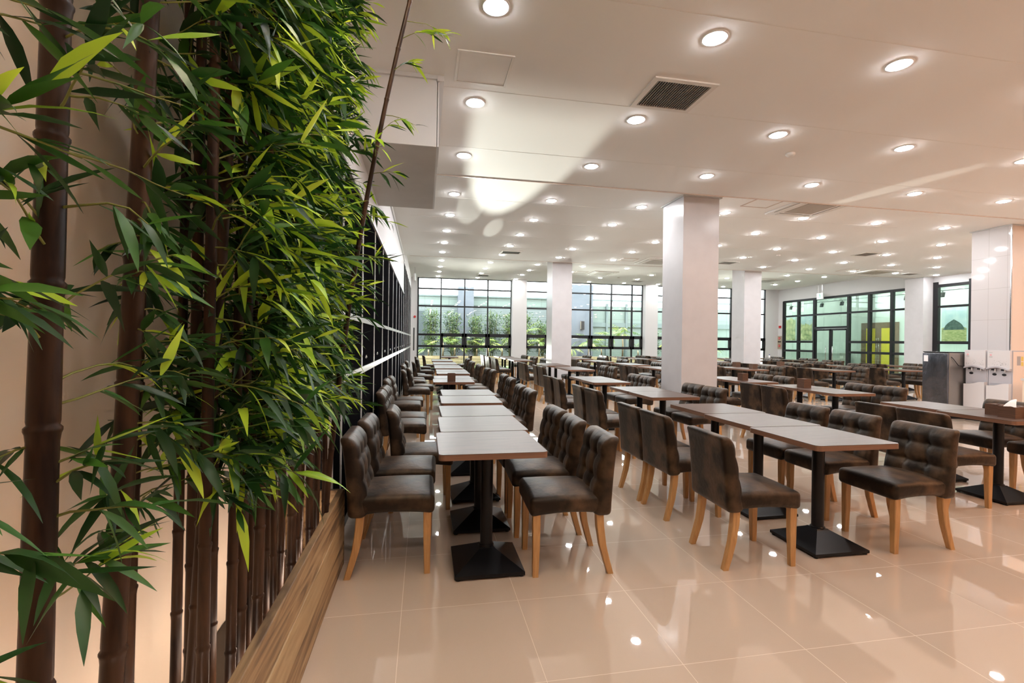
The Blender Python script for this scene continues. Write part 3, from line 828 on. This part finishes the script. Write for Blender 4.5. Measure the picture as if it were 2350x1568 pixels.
detector(4.1, 4.72, Z1, 'tiny round detector on the near ceiling over the second row')
detector(8.9, 10.6, Z2, 'small round detector on middle ceiling above the fourth row')
detector(7.6, 17.7, Z3, 'small round detector on far ceiling near the middle window')
detector(14.6, 17.7, Z3, 'small round detector on far ceiling near the gallery door')

# ------------------------------------------------------------------ fridge, dispensers, cabinet
def placed(name, x, y, rz, lab, cat, group=None):
    o = empty(name, (x, y, 0), rz); tag(o, lab, cat, group); return o
fx, fy, frz = 9.86, 7.53, R(-6)
fr = placed('refrigerator', 9.78, 7.475, pi, 'grey steel upright fridge beside the white water dispensers', 'refrigerator')
b = MB(); b.rbox((-.31, 0, .66), (.29, .232, .60), .012, (1,1,1)); b.build('body', M_steel2, fr, smooth=True, angle=40)
b = MB(); b.rbox((0, 0, .66), (.022, .228, .585), .01, (1,4,6)); b.build('door', M_steel, fr, smooth=True, angle=40)
b = MB(); b.box(-.60, .0, -.232, .232, 1.258, 1.275); b.build('top_panel', M_frame, fr)
b = MB(); b.box(.0225, .024, -.20, -.12, 1.08, 1.2); b.build('paper_label', M_paper, fr)
b = MB(); b.tube([(-.06, .234, 1.18), (-.08, .25, 1.15), (-.2, .255, 1.02), (-.35, .255, 1.0), (-.5, .255, 1.1)], .006, 6); b.build('cable', M_frame, fr, smooth=True)
b = MB(); b.box(-.55, -.02, -.2, .2, .0, .07); b.build('plinth', M_frame, fr)

def dispenser(x, y, rz, lab, two):
    o = placed('water_dispenser', x, y, rz, lab, 'water dispenser', 'white water dispensers')
    # local: front is +x, width along y
    w = .18
    b = MB(); b.box(-.42, -.02, -w, w, .05, 1.32); b.build('body', M_app2, o)
    def wave(ys, zf): return [(y_, zf(y_)) for y_ in ys]
    n = 16; ysn = [-w+.012+(2*w-.024)*i/n for i in range(n+1)]
    def panel(name, zlo, zhi, x0, x1, m):
        q = MB(); vs = []; fs = []
        for i, y_ in enumerate(ysn):
            vs += [(x1, y_, zlo(y_)), (x1, y_, zhi(y_)), (x0, y_, zlo(y_)), (x0, y_, zhi(y_))]
        for i in range(n):
            a, c = i*4, (i+1)*4
            fs += [(a, c, c+1, a+1), (a+1, c+1, c+3, a+3), (a+3, c+3, c+2, a+2), (a+2, c+2, c, a)]
        fs += [(0,1,3,2), (n*4, n*4+2, n*4+3, n*4+1)]
        q.add(vs, fs); return q.build(name, m, o)
    arch = lambda y_: .985+.045*max(0, cos((y_+.02)/w*pi/2*1.05))
    panel('upper_panel', arch, lambda y_: 1.318, -.02, .03, M_app)
    panel('canopy_lip', lambda y_: arch(y_)-.022, lambda y_: arch(y_)+.004, -.02, .055, M_app2)
    sw = lambda y_: .68+.055*(1/(1+math.exp(-(y_-.02)/.035)))
    panel('lower_panel', lambda y_: .09, sw, -.02, .05, M_app)
    b = MB(); b.box(-.10, -.015, -w+.02, w-.02, .72, 1.0); b.build('recess', M_app2, o)
    b = MB(); b.box(-.02, .045, -w+.02, w-.02, .655, .675); b.build('drip_tray', M_app2, o)
    b = MB(); b.lathe([(.07,0),(.07,.012),(.06,.014)], 20, capt=True); b.v = [(p[0]*.45+.01, p[1]-.08, p[2]+.675) for p in b.v]; b.build('drip_grate', M_grey, o)
    for y_ in ((-.085, .06) if two else (-.085,)):
        e = MB(); e.lathe([(.045,0),(.045,.006),(.04,.008)], 20, capt=True); e.v = [(-.018+p[2], p[0]*.75+y_, p[1]*.5+.885) for p in e.v]; e.build('button', M_frame, o)
    for y_ in (-.08, .065):
        e = MB(); e.box(-.01, .04, y_-.02, y_+.02, .955, .985); e.build('tap', M_frame, o)
        e = MB(); e.tube([(.02, y_+.025, .99), (.02, y_+.025, .935)], .010, 10); e.build('nozzle', M_app, o, smooth=True, angle=40)
    e = MB(); e.lathe([(.022,0),(.022,.001)], 16, capt=True); e.v = [(.031+p[2], p[0]*.8-.115, p[1]*.8+1.235) for p in e.v]; lg = e.build('sticker', mat('pink_logo' if two else 'pink_logo_print', (.75,.42,.45), .5), o)
    e = MB()
    for zz in (1.275, 1.205, 1.19): e.box(.0305, .0312, -.14, -.09, zz, zz+.006)
    e.build('printed_lines', M_grey, lg)
    e = MB()   # sparkling pattern dots
    rg = random.Random(3 if two else 4)
    for i in range(36):
        y_ = rg.uniform(-.15,.15); z_ = 1.045+abs(rg.gauss(0,.045)); s_ = rg.uniform(.003,.006)
        e.box(.0302, .0312, y_-s_/2, y_+s_/2, z_-s_/2, z_+s_/2)
    e.build('glitter_pattern', M_chrome, o)['kind'] = 'stuff'
    b = MB(); b.box(-.40, .0, -w+.02, w-.02, 0, .05); b.build('plinth', M_frame, o)
    return o
dispenser(10.13, 7.035, pi, 'left white water dispenser standing beside the steel fridge', False)
dd2 = dispenser(10.13, 6.668, pi, 'right white water dispenser with notice stickers on its side', True)
b = MB(); b.box(-.43, -.02, .1805, .186, .05, 1.30); sp_ = b.build('warm_lit_side', M_cream, dd2)  # white side coloured cream to paint in the warm light on it
b = MB(); b.box(-.18, -.10, .186, .188, 1.06, 1.22); b.build('grey_notice', M_grey, sp_)
b = MB(); b.box(-.24, -.195, .186, .188, 1.14, 1.215); b.build('yellow_sticker', M_yel, sp_)
b = MB(); b.box(-.24, -.195, .186, .188, 1.05, 1.12); b.build('yellow_sticker', M_yel, sp_)
ct = empty('side_counter', (9.92, 6.22, 0)); tag(ct, 'low cream counter at the right edge in front of the dispensers', 'counter')
b = MB(); b.box(.02, .7, -.55, -.0, .0, .82); b.build('body', M_cream, ct)
b = MB(); b.box(.0, .72, -.57, .01, .82, .855); b.build('worktop', M_white, ct)

# ------------------------------------------------------------------ signs and small wall items
ex = empty('exit_sign', (XR-.22, 17.2, 3.45))
b = MB(); b.box(-.02, .02, -.16, .16, -.14, .12); b.build('housing', M_rim, ex)
b = MB(); b.box(-.026, -.02, -.15, .15, -.13, .11); f_ = b.build('sign_face', M_sign, ex)
b = MB(); b.lathe([(.022,0),(.022,.002)], 12, capt=True); b.v = [(-.0265-p[2], p[0]+.0, p[1]+.065) for p in b.v]
for pts in (((.0,.04),(-.02,-.03)), ((-.02,-.03),(.03,-.06)), ((.03,-.06),(.05,-.10)), ((-.02,-.03),(-.05,-.07)), ((-.05,-.07),(-.08,-.07)), ((-.005,.03),(.045,.01)), ((-.005,.03),(-.05,.0))):
    b.tube([(-.0265, p[0], p[1]) for p in pts], .009, 6)
b.build('running_man', M_grn, f_)
b = MB(); b.tube([(0,-.1,.12),(0,-.1,.53)], .006, 6); b.tube([(0,.1,.12),(0,.1,.53)], .006, 6); b.build('hanger', M_chrome, ex)
tag(ex, 'lit green and white exit sign hanging over the gallery glass door', 'exit sign')
ex2 = empty('exit_sign', (-.36, 17.2, 3.62))
b = MB(); b.box(-.03, .03, -.16, .16, -.12, .12); b.build('housing', M_rim, ex2)
b = MB(); b.box(.03, .034, -.15, .15, -.11, .11); b.build('sign_face', M_sign, ex2)
b = MB(); b.box(-.01, .01, -.1, -.09, .12, .35); b.box(-.01, .01, .09, .1, .12, .35); b.build('hanger', M_chrome, ex2)
tag(ex2, 'pale exit sign seen edge-on beside the far lockers', 'exit sign')
fp = empty('fire_alarm_unit', (XR, 19.72, 0))
b = MB(); b.box(-.03, .0, -.12, .12, 1.15, 1.77); b.build('panel_plate', M_pan, fp)
for z in (1.66, 1.30):
    b = MB(); b.lathe([(.06,0),(.06,.012),(.05,.016)], 18, capt=True); b.v = [(-.03-p[2], p[0], p[1]+z) for p in b.v]; r_ = b.build('red_dial', M_red, fp, smooth=True, angle=40)
    b = MB(); b.lathe([(.018,.0),(.018,.018)], 12, capt=True); b.v = [(-.03-p[2], p[0], p[1]+z) for p in b.v]; b.build('dial_centre', M_paper, r_)
b = MB(); b.box(-.034, -.03, -.1, .1, 1.47, 1.52); b.build('text_strip', M_dark, fp)
tag(fp, 'bronze fire panel with two red dials beside the gallery glass', 'fire panel')
b = MB(); b.rbox((XR-.03, 19.70, 2.2), (.03, .055, .06), .01, (1,1,1)); tag(b.build('fire_alarm', M_red, smooth=True, angle=40), 'small red alarm box on white wall above the fire panel', 'fire alarm')
b = MB(); b.lathe([(.05,0),(.05,.03),(.03,.045)], 16, capt=True); b.v = [(-.40+p[0], YF-.021-p[2], 2.33+p[1]) for p in b.v]; tag(b.build('fire_alarm', M_red, smooth=True, angle=40), 'small red round alarm on wall left of the far window', 'fire alarm')
b = MB(); b.box(-.27-.16, -.39, YF-.05, YF-.02, .95, 1.85) if 0 else b.box(-.43, -.39, 18.9, 19.3, .95, 1.85); tag(b.build('wall_plaque', M_frame), 'narrow dark panel on the wall before the far window', 'panel')
try:
    cu = bpy.data.curves.new('restroom_sign', 'FONT'); cu.body = '\u2192\n\ud654\uc7a5\uc2e4'; cu.size = .11; cu.extrude = .0006; cu.align_x = 'CENTER'
    so = bpy.data.objects.new('restroom_sign', cu); COL.objects.link(so); so.location = (10.065, 13.74, 1.66); so.rotation_euler = (R(90), 0, R(-90))
    cu.materials.append(M_glyph); bpy.context.view_layer.update()
    me = bpy.data.meshes.new_from_object(so.evaluated_get(bpy.context.evaluated_depsgraph_get())); mw = so.matrix_basis.copy(); bpy.data.objects.remove(so)
    so = bpy.data.objects.new('restroom_sign', me); COL.objects.link(so); so.matrix_basis = mw; tag(so, 'faint grey arrow and letters printed on the white pillar side', 'sign')
except Exception: pass
def poster(y0, y1, z0, z1, parts, lab):
    root = empty('poster', (19.598, (y0+y1)/2, z0))
    b = MB(); b.box(-.03, 0, y0-(y0+y1)/2, y1-(y0+y1)/2, 0, z1-z0); b.build('board', M_pic2, root)
    for nm, a, c, m in parts:
        b = MB(); h = z1-z0; w = (y1-y0)/2; n = 12; vs = []; fs = []
        rg = random.Random(int(y0*100)+len(nm))
        for i in range(n+1):
            y_ = -w+2*w*i/n; hh = c*h*(1+rg.uniform(-.08,.08)) if nm != 'hill' else h*(a+(c-a)*max(0, 1-abs(i-n/2)/(n*.42))**.5)
            vs += [(-.034 if nm != 'hill' else -.037, y_, a*h), (-.034 if nm != 'hill' else -.037, y_, min(hh, h))]
        for i in range(n): fs.append((2*i, 2*i+1, 2*i+3, 2*i+2))
        b.add(vs, fs); b.build(nm, m, root)
    tag(root, lab, 'poster', 'posters in the gallery')
poster(22.0, 22.7, 1.6, 2.95, [('foreground', 0, .85, M_pic1)], 'yellow garden photo poster seen through the farthest glass pane')
poster(20.9, 21.65, 1.6, 2.95, [('foreground', 0, .62, M_pic1)], 'garden photo poster with flowers in the second gallery pane')
poster(13.9, 14.75, 1.5, 2.9, [('foreground', 0, .42, M_pic3), ('hill', .36, .64, M_pic4)], 'landscape photo poster of a dark hill seen right of the pillar')
def spot(y, lab):
    root = empty('track_spotlight', (18.6, y, 3.38))
    b = MB(); b.rbox((0,0,-.12), (.06, .05, .09), .01, (1,1,1)); b.v = [(x+.25*(z+.05), yy, z) for x, yy, z in b.v]; b.build('lamp_head', M_frame, root)
    b = MB(); b.tube([(0,0,.02),(0,0,-.05)], .01, 8); b.build('bracket', M_frame, root)
    tag(root, lab, 'spotlight', 'gallery track spotlights')
for i, y in enumerate((14.0, 15.3, 18.2, 19.3, 21.2)): spot(y, 'small black track spotlight in the gallery, %s from the near end' % ordw(i))
b = MB(); b.box(18.585, 18.615, 11, 23, 3.40, 3.42)
for y in (11.5, 14.5, 17.5, 20.5, 22.8): b.tube([(18.6, y, 3.41), (18.6, y, 3.72)], .006, 6)
tag(b.build('light_track', M_frame), 'thin black light track hung under the gallery ceiling', 'light track')
def bottle(x, y, lab):
    root = empty('bottle', (x, y, TZ))
    b = MB(); b.lathe([(.035,0),(.036,.09),(.03,.11),(.02,.13)], 14, capb=True); b.build('bottle_body', M_paper, root, smooth=True, angle=50)
    b = MB(); b.lathe([(.024,.13),(.024,.165),(.02,.17)], 12, capt=True); b.build('cap', M_blue, root, smooth=True, angle=50)
    tag(root, lab, 'bottle', 'blue capped bottles')
bottle(14.5, 18.5, 'blue capped bottle on the farthest table, window side')
bottle(14.9, 18.2, 'blue capped bottle on the farthest table, gallery side')

# ------------------------------------------------------------------ garden outside
struct('ground_garden', bx(-6, 22, YF+.12, 34, -.3, -.02), M_grass)
gl = MB(); gl.box(-4, 18, YF+.12, 22.1, -.02, .02); struct('bounce_strip_outside', gl, mat('bounce_paving', (.78,.77,.74), .8))  # pale strip added to bounce sun up onto the ceiling
gl = MB(); gl.box(-4, 16.4, 22.1, 22.9, -.02, .14); struct('lawn', gl, M_grass)
ge = empty('garden_bed', (0, 0, 0))
for i in range(4):
    b = MB(); b.box(-4, 16.4, 22.9, 22.97, .02+.15*i, .155+.15*i); b.build('timber_board', M_gplank, ge)
b = MB(); b.box(-4, 16.4, 22.97, 25.2, 0, .55); b.build('soil', M_soil, ge)
tag(ge, 'long raised garden bed of pale timber boards outside the windows', 'garden bed')
struct('wall_outside', bx(-6, 7.3, 25.9, 26.1, 0, 3.3), M_siding)
struct('wall_outside', bx(9.3, 22, 25.9, 26.1, 0, 3.45), M_gpanel)
m = MB(); m.box(-6, 7.3, 25.85, 26.2, 3.3, 3.75); struct('wall_outside_fascia', m, M_gpanel)
m = MB(); m.box(7.2, 9.4, 25.4, 26.4, 0, 4.6); struct('wall_outside_slate', m, M_slate)
m = MB(); m.box(1.75, 2.6, 25.3, 26.0, 0, 4.25); struct('wall_outside_pier', m, M_slate)
m = MB(); m.box(-4, -.0, 25.2, 25.6, 0, 2.9); struct('wall_outside_dark', m, M_slate2)
m = MB()
for x in (10.4, 11.6, 12.9, 14.2, 15.5): m.box(x-.06, x+.06, 25.75, 25.9, 0, 3.6)
m.box(9.4, 22, 25.78, 25.9, 2.25, 2.5); m.box(-6, 22, 25.7, 26.3, 3.75, 3.82); struct('wall_outside_beams', m, M_beam)
wl = empty('wall_lamp', (8.75, 25.4, 2.3))
b = MB(); b.rbox((0,-.08,0), (.10, .07, .24), .01, (1,1,1)); b.build('lamp_body', M_frame, wl)
b = MB(); b.box(-.105, -.1, -.15, -.02, -.22, .22); b.build('lamp_shade', M_pan, wl)
tag(wl, 'black box lamp on the slate wall outside the middle window', 'wall lamp')
def bush(x, y, z0, h, w, n, lab, seed):
    root = empty('garden_bamboo', (x, y, z0)); rg = random.Random(seed)
    st = MB(); lf = MB()
    for i in range(7):
        a = rg.uniform(0, 2*pi); r0 = rg.uniform(0, .12); t0 = Vector((r0*cos(a), r0*sin(a), 0)); t1 = Vector((w*.6*cos(a)*rg.random(), w*.6*sin(a)*rg.random(), h*rg.uniform(.8,1)))
        st.tube([t0, t0.lerp(t1,.5)+Vector((0,0,.1)), t1], [.014,.011,.005], 5)
        for k in range(n//7):
            u = rg.uniform(.12, 1.0); p = t0.lerp(t1, u) + Vector((rg.gauss(0,w*.32), rg.gauss(0,w*.32), rg.uniform(-.1,.1)))
            leaf(lf, p, Vector((rg.uniform(-1,1), rg.uniform(-1,1), rg.uniform(-.6,.7))), Vector((rg.uniform(-.4,.4),rg.uniform(-.4,.4),1)), rg.uniform(.12,.22), rg.uniform(.03,.05), .6, rg.random())
    st.build('stems', M_twig, root); lf.build('foliage', M_gleaf, root, smooth=True)
    tag(root, lab, 'shrub', 'tall bamboo shrubs in the garden bed')
def palm(x, y, z0, h, n, L, lab, seed):
    root = empty('garden_palm', (x, y, z0)); rg = random.Random(seed)
    t = MB(); t.tube([(0,0,0),(.02,0,h*.5),(0,.02,h)], [.05,.04,.03], 8); t.build('trunk', M_gplank, root, smooth=True)
    lf = MB()
    for i in range(n):
        a = 2*pi*i/n+rg.uniform(-.3,.3); el = rg.uniform(.1,1.2); d = Vector((cos(a)*cos(el), sin(a)*cos(el), sin(el)))
        p = Vector((0,0,h)); dd = d.copy(); tone = rg.random()
        for k in range(9):
            q = p + dd*L/9; dd = (dd + Vector((0,0,-.16))).normalized()
            sd = dd.cross(Vector((0,0,1))).normalized(); ll = L*.34*(1-abs(k-3.5)/6)
            for s in (-1, 1):
                leaf(lf, q, sd*s+dd*.9+Vector((0,0,.15)), Vector((0,0,1)), ll, ll*.24, .8, max(0, min(1, tone+rg.uniform(-.2,.2))))
            p = q
    lf.build('fronds', M_palm, root, smooth=True)
    tag(root, lab, 'palm', 'small palms in the garden bed')
BU = [(.35,24.3,2.6),(1.4,24.4,2.5),(2.55,24.2,2.4),(3.5,24.5,2.5),(4.4,24.2,2.4),(5.3,24.5,2.5),(6.3,24.6,2.0),(12.6,24.6,1.6),(15.3,24.5,1.6)]
for i, (x, y, h) in enumerate(BU): bush(x, y, .54, h, .56, 1300, 'tall leafy bamboo shrub, %s from the lockers end of garden' % ordw(i), 20+i)
PA = [(.2,23.6,.35,.8),(.9,23.5,.7,.9),(1.5,23.8,.45,.9),(1.95,23.5,.75,1.0),(2.6,23.7,.4,.9),(3.15,23.5,.65,.9),(3.9,23.7,.5,.9),(4.55,23.6,1.0,1.0),(5.2,23.9,1.2,1.1),(5.8,23.5,.7,1.0),(6.6,23.6,.9,1.0),
      (7.6,23.7,.4,.9),(8.5,23.6,.75,1.0),(9.3,23.8,.5,.9),(9.7,23.5,1.0,1.0),(10.5,23.8,1.25,1.1),(11.3,23.6,.4,.8),(13.3,23.6,.8,.9),(14.8,23.8,.8,.9),(15.6,23.6,.5,.8)]
for i, (x, y, h, L) in enumerate(PA): palm(x, y, .54, h, 9, L, 'yellow-green garden palm, %s from the lockers end of garden' % ordw(i), 60+i)
# low roof opposite
m = MB(); m.box(-6, 22, 26.3, 33, 3.2, 3.35); struct('roof_outside', m, M_white)

# ------------------------------------------------------------------ light and camera
w = bpy.data.worlds.new('World'); SC.world = w; w.use_nodes = True
bg = w.node_tree.nodes['Background']; bg.inputs[0].default_value = (.92,.97,1.0,1); bg.inputs[1].default_value = 8.0

sl = bpy.data.lights.new('sun', 'SUN'); sl.energy = 30; sl.angle = R(1); sl.color = (1,.95,.85); so_ = bpy.data.objects.new('sun', sl); COL.objects.link(so_); so_.rotation_euler = (R(4), R(4), 0)
def glint_spot(loc, to, power, ang, blend=.35, soft=.012):   # spots added outside, standing in for reflected sun on the ceiling
    l = bpy.data.lights.new('glint_stand_in', 'SPOT'); l.energy = power; l.spot_size = R(ang); l.spot_blend = blend; l.shadow_soft_size = soft; l.color = (1,.97,.88)
    o = bpy.data.objects.new('glint_stand_in', l); COL.objects.link(o); o.location = loc
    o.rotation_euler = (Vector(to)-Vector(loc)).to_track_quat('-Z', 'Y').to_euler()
glint_spot((1.45, 22.6, .77), (1.15, 5.2, 3.58), 30000, 5.2, .5)
glint_spot((.95, 22.6, .80), (.75, 8.2, 3.66), 5000, 2.0, .4)
glint_spot((1.45, 22.6, .82), (1.35, 9.6, 3.66), 5000, 1.6, .4)
glint_spot((1.6, 22.6, .79), (1.75, 7.4, 3.66), 5000, 1.2, .4)
glint_spot((2.9, 22.6, .77), (6.4, 5.4, 3.58), 16000, 1.2, .6)
glint_spot((2.7, 22.6, .77), (8.6, 5.6, 3.58), 12000, 1.0, .6)
for x_, tx in ((1.9, 1.8), (7.2, 6.2), (13.2, 10.5)):  # broad unseen spots added to lift the whole ceiling
    glint_spot((x_, 22.2, .6), (tx, 10, 4.3), 2300, 46, 1, .25)

cam = bpy.data.cameras.new('Camera'); co = bpy.data.objects.new('Camera', cam); COL.objects.link(co)
yaw, pit, rol = .18447294, -.00160336, .01258926
f_ = Vector((sin(yaw)*cos(pit), cos(yaw)*cos(pit), sin(pit))); rt = Vector((cos(yaw), -sin(yaw), 0)); up = rt.cross(f_)
r2 = rt*cos(rol)+up*sin(rol); u2 = up*cos(rol)-rt*sin(rol)
co.matrix_world = Matrix(((r2.x, u2.x, -f_.x, 0), (r2.y, u2.y, -f_.y, 0), (r2.z, u2.z, -f_.z, 1.383), (0,0,0,1)))
cam.sensor_width = 36; cam.sensor_fit = 'HORIZONTAL'; cam.lens = 1078.478/2350*36; cam.clip_start = .02; cam.clip_end = 200
SC.camera = co
SC.view_settings.view_transform = 'Standard'; SC.view_settings.look = 'None'; SC.view_settings.exposure = 0.0; SC.view_settings.gamma = 1.0
SC.view_settings.use_curve_mapping = False
SC.cycles.use_denoising = True
SC.cycles.max_bounces = 8; SC.cycles.diffuse_bounces = 5; SC.cycles.glossy_bounces = 4; SC.cycles.transparent_max_bounces = 16
SC.cycles.caustics_reflective = True; SC.cycles.blur_glossy = .6; SC.cycles.caustics_refractive = False
SC.cycles.sample_clamp_indirect = 6
